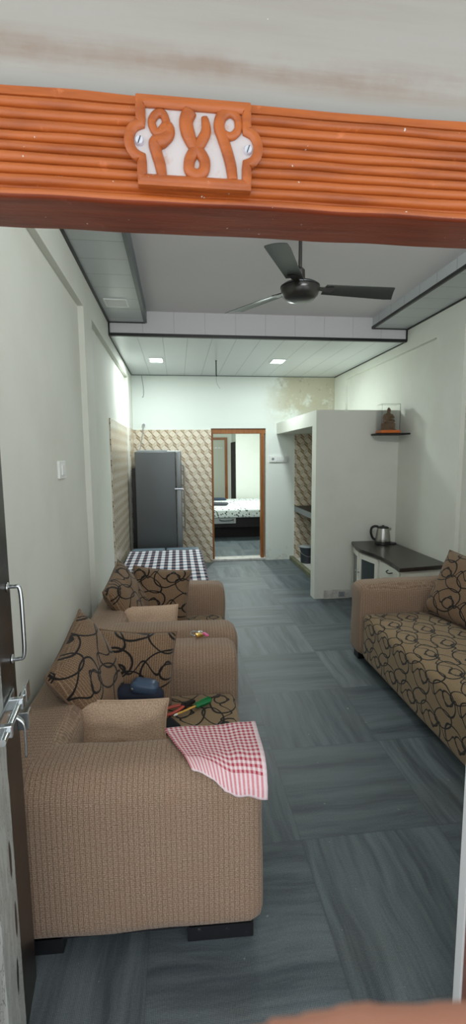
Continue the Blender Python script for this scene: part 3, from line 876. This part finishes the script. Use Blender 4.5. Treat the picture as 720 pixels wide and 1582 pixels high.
def plaid():
    bm = nb(); uvl = bm.loops.layers.uv.new('UVMap'); V = {}; UV = {}
    xs = [-.60 + .868*i/40 for i in range(41)] + [.273, .279, .282, .284, .285]
    zdrop = [0]*41 + [.004, .02, .06, .11, .16]
    n = 40
    for i, x in enumerate(xs):
        for j in range(n+1):
            y = 4.02 + 1.68*j/n
            z = .436 - zdrop[i] + .0025*math.sin(x*23+y*5)
            V[i,j] = bm.verts.new((x + (.008*math.sin(y*14) if i > 43 else 0), y, z)); UV[V[i,j]] = (x + zdrop[i], y)
    for i in range(len(xs)-1):
        for j in range(n): bm.faces.new((V[i,j], V[i+1,j], V[i+1,j+1], V[i,j+1]))
    for f in bm.faces:
        for l in f.loops: l[uvl].uv = UV[l.vert]
    o = obj('plaid_cloth', bm, PLAID, smooth=True); md = o.modifiers.new('thick', 'SOLIDIFY'); md.thickness = .004
    tag(o, 'black and white plaid cloth with red stripes spread over the low benches', 'cloth')
plaid()

fr = thing('refrigerator', 'dark grey double door refrigerator in the tiled corner', 'refrigerator', (-.245, 6.42, 0))
fx0, fx1, fy0, fy1, fz = -.545, -.02, 6.10, 6.72, 1.665
def rel(o, t): o.location = -Vector(t.location); return o
bm = nb(); box(bm, fx0, fx1, fy0, fy1, .05, fz, .012, 3); rel(obj('cabinet_body', bm, FRIDGE, fr, smooth=40), fr)
bm = nb(); box(bm, fx1+.004, fx1+.075, fy0-.002, fy1+.002, 1.185, fz-.002, .012, 3); rel(obj('freezer_door', bm, FRIDGE_DOOR, fr, smooth=40), fr)
bm = nb(); box(bm, fx1+.004, fx1+.075, fy0-.002, fy1+.002, .07, 1.168, .012, 3); fd = rel(obj('fridge_door', bm, FRIDGE_DOOR, fr, smooth=40), fr)
for z0, z1 in ((1.19, 1.50), (.62, 1.16)):
    bm = nb(); tube(bm, smooth_path([(fx1+.07,fy0+.05,z0),(fx1+.105,fy0+.05,z0+.03),(fx1+.108,fy0+.05,(z0+z1)/2),(fx1+.105,fy0+.05,z1-.03),(fx1+.07,fy0+.05,z1)],5), .010, 10); rel(obj('handle', bm, STEEL, fr, smooth=True), fr)
bm = nb(); box(bm, fx1-.02, fx1+.10, fy0-.006, fy0+.05, 1.168, 1.186, .004); rel(obj('divider_trim', bm, CHROME, fr), fr)
bm = nb(); box(bm, fx0+.03, fx1-.10, fy0+.02, fy1-.02, fz-.002, fz+.022, .006); rel(obj('top_panel', bm, GREY_PLASTIC, fr), fr)
bm = nb(); box(bm, fx1-.105, fx1+.06, fy0+.005, fy0+.16, fz-.003, fz+.014, .004); rel(obj('hinge_cover', bm, WHITE_PLASTIC, fr), fr)
bm = nb(); box(bm, fx0-.045, fx0-.004, fy0+.05, fy1-.05, .10, 1.45)
for k in range(14): tube(bm, [(fx0-.046, fy0+.04, .15+k*.095), (fx0-.046, fy1-.06, .15+k*.095)], .004, 6)
rel(obj('rear_coil', bm, BLACK_PLASTIC, fr), fr)
for sx in (fx0+.06, fx1-.02):
    for sy in (fy0+.06, fy1-.06):
        bm = nb(); lathe(bm, [(.025,0),(.025,.02),(.018,.055)], (sx, sy, 0), 14); rel(obj('foot', bm, BLACK_PLASTIC, fr), fr)

t = thing('power_plug', 'grey power plug and hanging cord on the wall above the refrigerator', 'plug', (-.465, YB, 2.055))
bm = nb(); box(bm, -.03, .03, -.010, .002, -.03, .03, .004); obj('socket_plate', bm, WHITE_PLASTIC, t)
bm = nb(); lathe(bm, [(.020,0),(.020,.03),(.012,.05)], M=Matrix.Translation((0,-.008,0)) @ Matrix.Rotation(PI/2,4,'X'), seg=14); obj('plug_body', bm, GREY_PLASTIC, t, smooth=40)
bm = nb(); tube(bm, smooth_path([(0,-.05,-.005),(-.005,-.07,-.06),(-.03,-.06,-.2),(-.055,-.08,-.33),(-.085,-.12,-.372)],6), .006, 8); obj('cord', bm, GREY_PLASTIC, t, smooth=True)

# ================================================================== TV CABINET + KETTLE
CP = [(1.905,4.835),(1.876,4.72),(1.846,4.57),(1.832,4.42),(1.850,4.30),(1.876,4.15),(1.886,3.98),(1.876,3.80),(1.856,3.66),(1.842,3.585)]
def curve_x(y):
    pts = sorted(CP, key=lambda p: p[1])
    for a, b in zip(pts, pts[1:]):
        if a[1] <= y <= b[1]:
            t = (y-a[1])/(b[1]-a[1]); t = t*t*(3-2*t)*.5 + t*.5; return a[0]+(b[0]-a[0])*t
    return pts[0][0] if y < pts[0][1] else pts[-1][0]
cab = thing('sideboard', 'ivory sideboard with wavy front and dark top beside the partition', 'cabinet', (2.1, 4.2, 0))
def plan(off, y0, y1, xback, n=30):
    ys = [y0+(y1-y0)*i/n for i in range(n+1)]
    return [(curve_x(y)+off, y) for y in ys] + [(xback, y1), (xback, y0)]
def plan2(y0):  # end edge slants slightly back towards the wall
    p = plan(0, y0, 4.838, 2.335); p[-1] = (2.335, y0+.06); return p
bm = nb(); prism(bm, plan2(3.59), .612, .646, bev=.004); rel(obj('top', bm, DTOP, cab), cab)
p = plan(.03, 3.63, 4.83, 2.325); p[-1] = (2.325, 3.68)
bm = nb(); prism(bm, p, .09, .613); rel(obj('carcass', bm, CABW, cab), cab)
p = plan(.06, 3.66, 4.80, 2.30)
bm = nb(); prism(bm, p, 0, .10); rel(obj('plinth', bm, BLACK_PLASTIC, cab), cab)
def cpanel(name, y0, y1, z0, z1, off, th, mat, parent, hole=None):
    bm = nb(); n = 12
    def strip(ya, yb, za, zb):
        ys = [ya+(yb-ya)*i/n for i in range(n+1)]
        pts = [(curve_x(y)+.03+off-th, y) for y in ys] + [(curve_x(y)+.03+off, y) for y in ys[::-1]]
        prism(bm, pts, za, zb)
    if hole:
        a = hole; strip(y0, y0+a, z0, z1); strip(y1-a, y1, z0, z1); strip(y0+a, y1-a, z0, z0+a); strip(y0+a, y1-a, z1-a, z1)
    else: strip(y0, y1, z0, z1)
    return rel(obj(name, bm, mat, parent, smooth=30), cab)
for y0, y1 in ((4.50, 4.80), (4.13, 4.47)):
    d = cpanel('glass_door', y0, y1, .12, .595, .0, .018, CABW, cab, .05)
    bm = nb(); n = 12
    g = cpanel('glass_pane', y0+.045, y1-.045, .165, .55, -.003, .006, DGLASS, d); g.location = (0,0,0)
    ky = y0+.03 if y0 > 4.3 else y1-.03
    bm = nb(); lathe(bm, [(.005,0),(.005,.012),(.010,.016),(.009,.024)], M=Matrix.Translation((curve_x(ky)+.012, ky, .40)) @ Matrix.Rotation(-PI/2,4,'Y'), seg=12); obj('knob', bm, CHROME, d, smooth=40)
for z0, z1 in ((.45, .595), (.29, .44), (.12, .28)):
    d = cpanel('drawer', 3.66, 4.08, z0, z1, 0, .018, CABW, cab)
    zc = (z0+z1)/2+.02; yc = 3.86
    bm = nb(); tube(bm, smooth_path([(curve_x(yc-.05)+.015,yc-.05,zc+.008),(curve_x(yc)-.010,yc-.035,zc),(curve_x(yc)-.012,yc,zc-.006),(curve_x(yc)-.010,yc+.035,zc),(curve_x(yc+.05)+.015,yc+.05,zc+.008)],5), .0055, 8); obj('handle', bm, DARK_METAL, d, smooth=True)

kt = thing('kettle', 'steel electric kettle with black handle on the dark sideboard top', 'kettle', (2.185, 4.66, .646), R(-20))
bm = nb(); lathe(bm, [(.082,0),(.084,.010),(.078,.022),(.070,.026)], seg=28); box(bm, .06, .14, -.03, .03, .001, .016, .005); obj('power_base', bm, BLACK_PLASTIC, kt, smooth=40)
bm = nb(); lathe(bm, [(.078,.027),(.080,.036),(.078,.06),(.070,.12),(.062,.165),(.060,.172)], seg=32); obj('body', bm, STEEL, kt, smooth=40)
bm = nb(); lathe(bm, [(.061,.171),(.060,.18),(.045,.188),(.015,.191),(.013,.200),(.004,.202)], seg=28); obj('lid', bm, BLACK_PLASTIC, kt, smooth=40)
bm = nb(); prism(bm, [(.055,-.022),(.088,0),(.055,.022)], .148, .176, bev=.003); obj('spout', bm, STEEL, kt)
bm = nb(); tube(bm, smooth_path([(-.05,0,.184),(-.085,0,.188),(-.118,0,.168),(-.124,0,.12),(-.112,0,.075),(-.094,0,.05),(-.074,0,.045)],6), [.013]*37, 10, flat=((0,1,0),1.2)); obj('handle', bm, BLACK_PLASTIC, kt, smooth=True)

# socket on the partition skirting
t = thing('skirting_socket', 'small socket set in the marble skirting at the partition foot', 'socket', (1.80, PY-.018, .05))
bm = nb(); box(bm, -.035, .035, -.008, .001, -.03, .03, .003); obj('plate', bm, GREY_PLASTIC, t)
for dx, dz in ((-.01,-.008),(.01,-.008),(0,.012)):
    bm = nb(); lathe(bm, [(.004,0),(.004,.0015)], M=Matrix.Translation((dx,-.008,dz)) @ Matrix.Rotation(PI/2,4,'X'), seg=10); obj('pin_hole', bm, BLACK_PLASTIC, t)

# ================================================================== SHRINE SHELF
bm = nb(); prism(bm, [(2.065,4.62),(2.405,4.56),(2.415,4.848),(2.10,4.848)], 1.806, 1.822, bev=.003)
tag(obj('wall_shelf', bm, DARKWOOD), 'small dark wooden shelf in the corner of partition and right wall', 'shelf')
t = thing('display_case', 'clear acrylic display case on an orange base upon the corner shelf', 'display case', (2.235, 4.725, 1.822), R(-4))
bm = nb(); box(bm, -.105, .105, -.085, .085, 0, .034, .010, 3); obj('base', bm, AMBER, t, smooth=40)
def pane(x0,x1,y0,y1,z0,z1):
    bm = nb(); box(bm, x0,x1,y0,y1,z0,z1); obj('acrylic_pane', bm, ACRYL, t)
pane(-.098,.098,-.078,-.075,.034,.30); pane(-.098,.098,.075,.078,.034,.30); pane(-.098,-.095,-.0745,.0745,.034,.30); pane(.095,.098,-.0745,.0745,.034,.30); pane(-.098,.098,-.078,.078,.3005,.3035)
bm = nb()
ball(bm, (0,0,.135), (.040,.032,.055)); ball(bm, (.003,-.004,.205), (.020,.021,.026)); ball(bm, (.004,0,.188), (.013,.013,.02))
ball(bm, (-.034,-.022,.094), (.026,.034,.020)); ball(bm, (.036,-.022,.094), (.026,.034,.020)); ball(bm, (0,-.03,.088), (.046,.022,.014))
tube(bm, smooth_path([(-.034,0,.165),(-.052,-.01,.13),(-.038,-.035,.11),(-.01,-.04,.105)],5), .011, 8); tube(bm, smooth_path([(.034,0,.165),(.052,-.012,.135),(.034,-.04,.13),(.014,-.045,.15)],5), .011, 8)
ball(bm, (.003,0,.226), (.013,.013,.012))
t2 = thing('figurine', 'brown seated clay figurine inside the clear acrylic case', 'figurine', (2.235, 4.725, 1.857), R(-4))
fg = obj('figure', bm, STATUE, t2, smooth=True); md = fg.modifiers.new('r','REMESH'); md.mode = 'VOXEL'; md.voxel_size = .0035; md.use_smooth_shade = True
bm = nb(); box(bm, -.062, .062, -.042, .042, 0, .074, .006, 2); box(bm, -.068, .068, -.048, .048, 0, .012, .003); obj('pedestal', bm, STATUE, t2, smooth=40)
t2.scale = (1, 1, 1.0)

# ================================================================== SWITCHES, LAMPS, FAN, WIRES
t = thing('light_switch', 'white single light switch plate on the left wall', 'switch', (XLr, 2.735, 1.53))
bm = nb(); box(bm, -.002, .012, -.075, .075, -.05, .05, .004); obj('plate', bm, WHITE_PLASTIC, t)
bm = nb(); box(bm, .010, .018, -.028, .028, -.032, .032, .003); obj('rocker', bm, WHITE_PLASTIC, t)
t = thing('switchboard', 'white switchboard with socket on the back wall right of the doorway', 'switch', (1.515, YB, 1.55))
bm = nb(); box(bm, -.135, .135, -.022, .002, -.047, .047, .004); obj('plate', bm, WHITE_PLASTIC, t)
for dx in (-.02, .03, .08):
    bm = nb(); box(bm, dx-.018, dx+.018, -.030, -.02, -.028, .028, .003); obj('rocker', bm, WHITE_PLASTIC, t)
bm = nb(); lathe(bm, [(.020,0),(.020,.003)], M=Matrix.Translation((-.085,-.022,0)) @ Matrix.Rotation(PI/2,4,'X'), seg=16); so = obj('socket', bm, GREY_PLASTIC, t)
bm = nb()
for dx, dz in ((-.008,-.006),(.008,-.006),(0,.010)): lathe(bm, [(.003,0),(.003,.002)], M=Matrix.Translation((-.085+dx,-.025,dz)) @ Matrix.Rotation(PI/2,4,'X'), seg=8)
obj('pin_holes', bm, BLACK_PLASTIC, so)

def lamp(label, x, y, z, sx, sy, lit, group):
    t = thing('ceiling_light', label, 'ceiling light', (x, y, z), group=group)
    bm = nb(); fw = .012
    for a in ((-sx,sx,-sy,-sy+fw),(-sx,sx,sy-fw,sy),(-sx,-sx+fw,-sy+fw,sy-fw),(sx-fw,sx,-sy+fw,sy-fw)): box(bm, *a, -.008, .004)
    obj('frame', bm, WHITE_PLASTIC, t)
    bm = nb(); box(bm, -sx+fw, sx-fw, -sy+fw, sy-fw, -.005, .003); obj('diffuser', bm, LED if lit else LED_OFF, t)
    if lit:
        ld = bpy.data.lights.new('led_light', 'AREA'); ld.shape = 'RECTANGLE'; ld.size = 2*sx-.03; ld.size_y = 2*sy-.03
        ld.energy = 20; ld.color = (.90, 1.0, .985)
        lo = bpy.data.objects.new('led_light', ld); COL.objects.link(lo); lo.parent = t; lo.location = (0,0,-.012)
G_L = 'square ceiling lights'
lamp('lit square ceiling light at the left of the lowered rear ceiling', -.222, 5.80, ZK, .085, .12, True, G_L)
lamp('lit square ceiling light at the right of the lowered rear ceiling', 1.266, 5.76, ZK, .085, .12, True, G_L)
lamp('unlit square light set in the left side soffit', -.47, 4.09, ZS, .095, .095, False, G_L)

# added fill light in tube form, hidden above the door head
t = thing('fill_tube', 'added fill light shaped as a tube, out of view on the inner front wall above the door', 'fill light', (.75, YF1, 2.72))
bm = nb(); box(bm, -.62, .62, -.002, .035, -.03, .03, .006); obj('batten', bm, WHITE_PLASTIC, t)
bm = nb(); tube(bm, [(-.59,.055,0),(.59,.055,0)], .014, 14); obj('tube', bm, LED, t, smooth=40)
for sx in (-1, 1):
    bm = nb(); box(bm, sx*.60-.015, sx*.60+.015, .03, .075, -.02, .02, .004); obj('lamp_holder', bm, WHITE_PLASTIC, t)
ld = bpy.data.lights.new('fill_tube', 'AREA'); ld.shape = 'RECTANGLE'; ld.size = 1.16; ld.size_y = .03; ld.energy = 20; ld.color = (.97, 1.0, .99)
lo = bpy.data.objects.new('fill_tube', ld); COL.objects.link(lo); lo.parent = t; lo.location = (0, .075, 0)
lo.rotation_euler = (R(104), 0, 0)

fan = thing('ceiling_fan', 'dark three blade ceiling fan hanging from the white ceiling', 'fan', (.745, 2.785, 2.57))
bm = nb(); tube(bm, [(0,0,.06),(0,0,.385)], .011, 12); obj('downrod', bm, FAN_DARK, fan, smooth=40)
bm = nb(); lathe(bm, [(.02,.345),(.055,.355),(.068,.40),(.068,.412)], seg=24); obj('ceiling_canopy', bm, FAN_DARK, fan, smooth=40)
bm = nb(); lathe(bm, [(.016,.052),(.030,.058),(.028,.11),(.014,.125)], seg=20); obj('rod_cup', bm, FAN_DARK, fan, smooth=40)
bm = nb(); lathe(bm, [(.045,-.062),(.085,-.052),(.105,-.032),(.112,-.008),(.112,.012),(.100,.030),(.06,.044),(.03,.056)], seg=36); mo = obj('motor', bm, FAN_DARK, fan, smooth=40)
bm = nb(); lathe(bm, [(.109,.010),(.116,.013),(.116,.019),(.109,.022)], seg=36); obj('motor_band', bm, DARK_METAL, mo, smooth=40)
for k in range(3):
    ang = R(4+120*k)
    bm = nb(); n = 14; top = []; rows = []
    for i in range(n+1):
        r = .15 + .45*i/n; w = .052 + .016*(i/n) - (.0 if i < n else .006)
        tilt = R(-11); row = []
        for j in range(7):
            s = -1+2*j/6; cam = .006*(1-s*s)
            y = s*w; z = cam
            row.append((r + (.022*s if i == n else 0), y*math.cos(tilt)-z*math.sin(tilt), y*math.sin(tilt)+z*math.cos(tilt)+.012))
        rows.append(row)
    A = [[bm.verts.new(p) for p in row] for row in rows]; B = [[bm.verts.new((p[0],p[1],p[2]-.003)) for p in row] for row in rows]
    for i in range(n):
        for j in range(6):
            bm.faces.new((A[i][j],A[i+1][j],A[i+1][j+1],A[i][j+1])); bm.faces.new((B[i][j],B[i][j+1],B[i+1][j+1],B[i+1][j]))
        bm.faces.new((A[i][0],B[i][0],B[i+1][0],A[i+1][0])); bm.faces.new((A[i][6],A[i+1][6],B[i+1][6],B[i][6]))
    for i in (0, n):
        for j in range(6): bm.faces.new((A[i][j],A[i][j+1],B[i][j+1],B[i][j]))
    bl = obj('blade', bm, FAN_BLADE, fan, smooth=40); bl.rotation_euler.z = ang
    bm = nb(); prism(bm, [(.09,-.022),(.13,-.016),(.20,-.034),(.215,0),(.20,.034),(.13,.016),(.09,.022)], .010, .017, Matrix.Rotation(R(-7),4,'X'), bev=.001)
    obj('blade_bracket', bm, FAN_DARK, bl)

t = thing('ceiling_hook', 'black hook rod hanging from the lowered rear ceiling', 'hook', (.502, 5.78, ZK))
bm = nb(); tube(bm, [(0,0,.002),(0,0,-.17),(.006,0,-.19)], .007, 8); lathe(bm, [(.012,-.004),(.012,.002)], seg=12); obj('rod', bm, BLACK_PLASTIC, t)
bm = nb(); tube(bm, smooth_path([(0,0,-.18),(.004,.02,-.24),(.02,.03,-.29),(.05,.04,-.33)],5), .0022, 6); obj('wire', bm, GREY_PLASTIC, t)
bm = nb(); tube(bm, smooth_path([(-.475,YB-.015,ZK+.001),(-.468,YB-.02,2.70),(-.455,YB-.018,2.60),(-.452,YB-.016,2.50),(-.462,YB-.02,2.448),(-.475,YB-.02,2.452)],6), .0045, 8)
tag(obj('hanging_wire', bm, GREY_PLASTIC, smooth=True), 'loose grey wire hanging from the ceiling edge onto the back wall', 'wire')

# bucket in the nook
t = thing('bucket', 'charcoal plastic bucket under the kitchen counter', 'bucket', (1.875, 6.50, .022))
bm = nb(); lathe(bm, [(.085,0),(.088,.01),(.108,.225),(.114,.228),(.114,.240),(.104,.240),(.084,.02),(.01,.018)], seg=26); obj('pail', bm, BUCKET, t, smooth=40)
bm = nb(); tube(bm, smooth_path([(-.112,0,.225),(-.10,-.06,.16),(0,-.115,.11),(.10,-.06,.16),(.112,0,.225)],6), .0035, 6); obj('handle', bm, STEEL, t, smooth=True)
bm = nb(); lathe(bm, [(.100,.236),(.112,.241),(.10,.252),(.02,.256)], seg=26); obj('lid', bm, GREY_PLASTIC, t, smooth=40)

# ================================================================== BEDROOM FURNITURE
bed = thing('bed', 'dark bed with white leaf print sheet in the room beyond the doorway', 'bed', (1.3, 9.6, 0))
bm = soft_box(.05, 2.6, 8.60, 10.66, .42, .61, (.05,.06,.06), (0,0,.015), 14); rel(obj('mattress', bm, SHEET, bed, smooth=True), bed)
bm = nb(); box(bm, .07, 2.58, 8.66, 10.64, .24, .43, .006); rel(obj('bed_frame', bm, DARKWOOD, bed), bed)
bm = nb(); box(bm, .2, 2.45, 8.95, 10.5, .0, .25); rel(obj('plinth', bm, DARKWOOD, bed), bed)
bm = nb(); box(bm, .60, 1.09, 8.63, 8.67, .32, .425, .003); dr = rel(obj('drawer', bm, GREY_PLASTIC, bed), bed)
bm = nb(); tube(bm, smooth_path([(.78,8.63,.40),(.80,8.61,.385),(.90,8.605,.375),(1.02,8.61,.385),(1.04,8.63,.40)],5), .009, 8); obj('handle', bm, DARK_METAL, dr, smooth=True)
bm = nb(); box(bm, 1.05, 1.088, 8.624, 8.632, .33, .415); obj('end_plate', bm, CHROME, dr)
bm = soft_box(-.2, .2, -.16, .16, 0, .05, (.05,.05,.02), (0,0,.006), 8, lump=.012, seed=3)
tag(obj('folded_trousers', bm, GARMENT, smooth=True, loc=(.80, 9.18, .618), rot=(0,0,R(-14))), 'folded dark grey trousers on the near edge of the bed', 'clothes')
bm = soft_box(-.21, .21, -.14, .14, 0, .045, (.05,.05,.02), (0,0,.006), 8, lump=.01, seed=6)
tag(obj('folded_blanket', bm, GARMENT_B, smooth=True, loc=(.86, 10.2, .622), rot=(0,0,R(3))), 'folded dark blue cloth at the far edge of the bed', 'clothes')
t = thing('hook_rail', 'row of white coat hooks on the sage door of the bedroom', 'coat hooks', (.97, BY-.03, 1.80))
bm = nb(); box(bm, -.16, .16, -.010, .001, -.014, .014, .003); obj('rail', bm, WHITE_PLASTIC, t)
for k in range(4):
    bm = nb(); tube(bm, smooth_path([(-.12+.08*k,-.008,.006),(-.12+.08*k,-.035,-.004),(-.12+.08*k,-.045,.012)],4), .006, 8); obj('hook', bm, CHROME, t, smooth=True)
lt = thing('ceiling_light', 'round lit ceiling lamp of the bedroom beyond the doorway', 'ceiling light', (1.2, 8.9, 2.7))
bm = nb(); lathe(bm, [(.14,.001),(.14,-.02),(.12,-.03)], seg=28); obj('housing', bm, WHITE_PLASTIC, lt)
bm = nb(); lathe(bm, [(.118,-.028),(.118,-.034),(.09,-.042)], seg=28); obj('diffuser', bm, LED, lt)
ld = bpy.data.lights.new('bedroom_light', 'AREA'); ld.shape = 'DISK'; ld.size = .22; ld.energy = 62; ld.color = (.93, 1, .97)
lo = bpy.data.objects.new('bedroom_light', ld); COL.objects.link(lo); lo.parent = lt; lo.location = (0,0,-.05)

# ================================================================== CAMERA
H = 1.6
cam = bpy.data.cameras.new('camera'); co = bpy.data.objects.new('camera', cam); COL.objects.link(co)
p, yw, rl = R(6.95), R(6.85), R(-.5)
cp, sp, cy, sy = math.cos(p), math.sin(p), math.cos(yw), math.sin(yw)
fwd = Vector((sy*cp, cy*cp, -sp)); right = Vector((cy, -sy, 0)); up = right.cross(fwd)
r2_ = right*math.cos(rl) + up*math.sin(rl); u2_ = up*math.cos(rl) - right*math.sin(rl)
Mc = Matrix((r2_, u2_, -fwd)).transposed().to_4x4(); Mc.translation = (0, 0, H)
co.matrix_world = Mc
cam.sensor_fit = 'HORIZONTAL'; cam.sensor_width = 36; cam.lens = 36*710/720; cam.clip_start = .01; cam.clip_end = 60
cam.dof.use_dof = True; cam.dof.focus_distance = 2.6; cam.dof.aperture_fstop = 30
scene.camera = co

# fingertip of the photographer, just under the lens
def finger():
    bm = nb(); D = .052; k = D/710
    def cpt(px, py, dz=0): return Vector(((px-360)*k, -(py-791)*k, -D-dz))
    rad = .0078; rp_ = rad/k + 47
    path = [cpt(960, 1546+rp_), cpt(820, 1548+rp_), cpt(690, 1552+rp_), cpt(600, 1553+rp_), cpt(540, 1560+rp_), cpt(480, 1568+rp_), cpt(420, 1573+rp_), cpt(372, 1580+rp_), cpt(345, 1586+rp_)]
    tube(bm, smooth_path(path, 5), [rad*f for f in ([1.06]*5+[1.02]*5+[1.0]*5+[1.03]*5+[1.0]*5+[.97]*5+[.9]*5+[.7]*5+[.25])], 20)
    o = obj('finger', bm, SKIN, smooth=True); o.matrix_world = Mc
    tag(o, 'blurred fingertip at the bottom edge, close to the lens', 'finger')
    bm = nb(); ball(bm, cpt(395, 1592+rp_), (.0045, .0012, .0035)); n_ = obj('fingernail', bm, SKIN, o, smooth=True); n_.location = (0, .0012, -.004)
finger()

# ================================================================== LIGHT
w = bpy.data.worlds.new('overcast_sky'); scene.world = w; w.use_nodes = True
bg = w.node_tree.nodes['Background']; bg.inputs[0].default_value = (.93, .97, 1.0, 1); bg.inputs[1].default_value = 1.9
scene.view_settings.view_transform = 'Standard'; scene.view_settings.look = 'None'; scene.view_settings.gamma = 1
scene.view_settings.use_curve_mapping = False; scene.view_settings.exposure = .0
scene.cycles.use_denoising = True
scene.cycles.max_bounces = 10; scene.cycles.diffuse_bounces = 6
scene.cycles.sample_clamp_indirect = 8
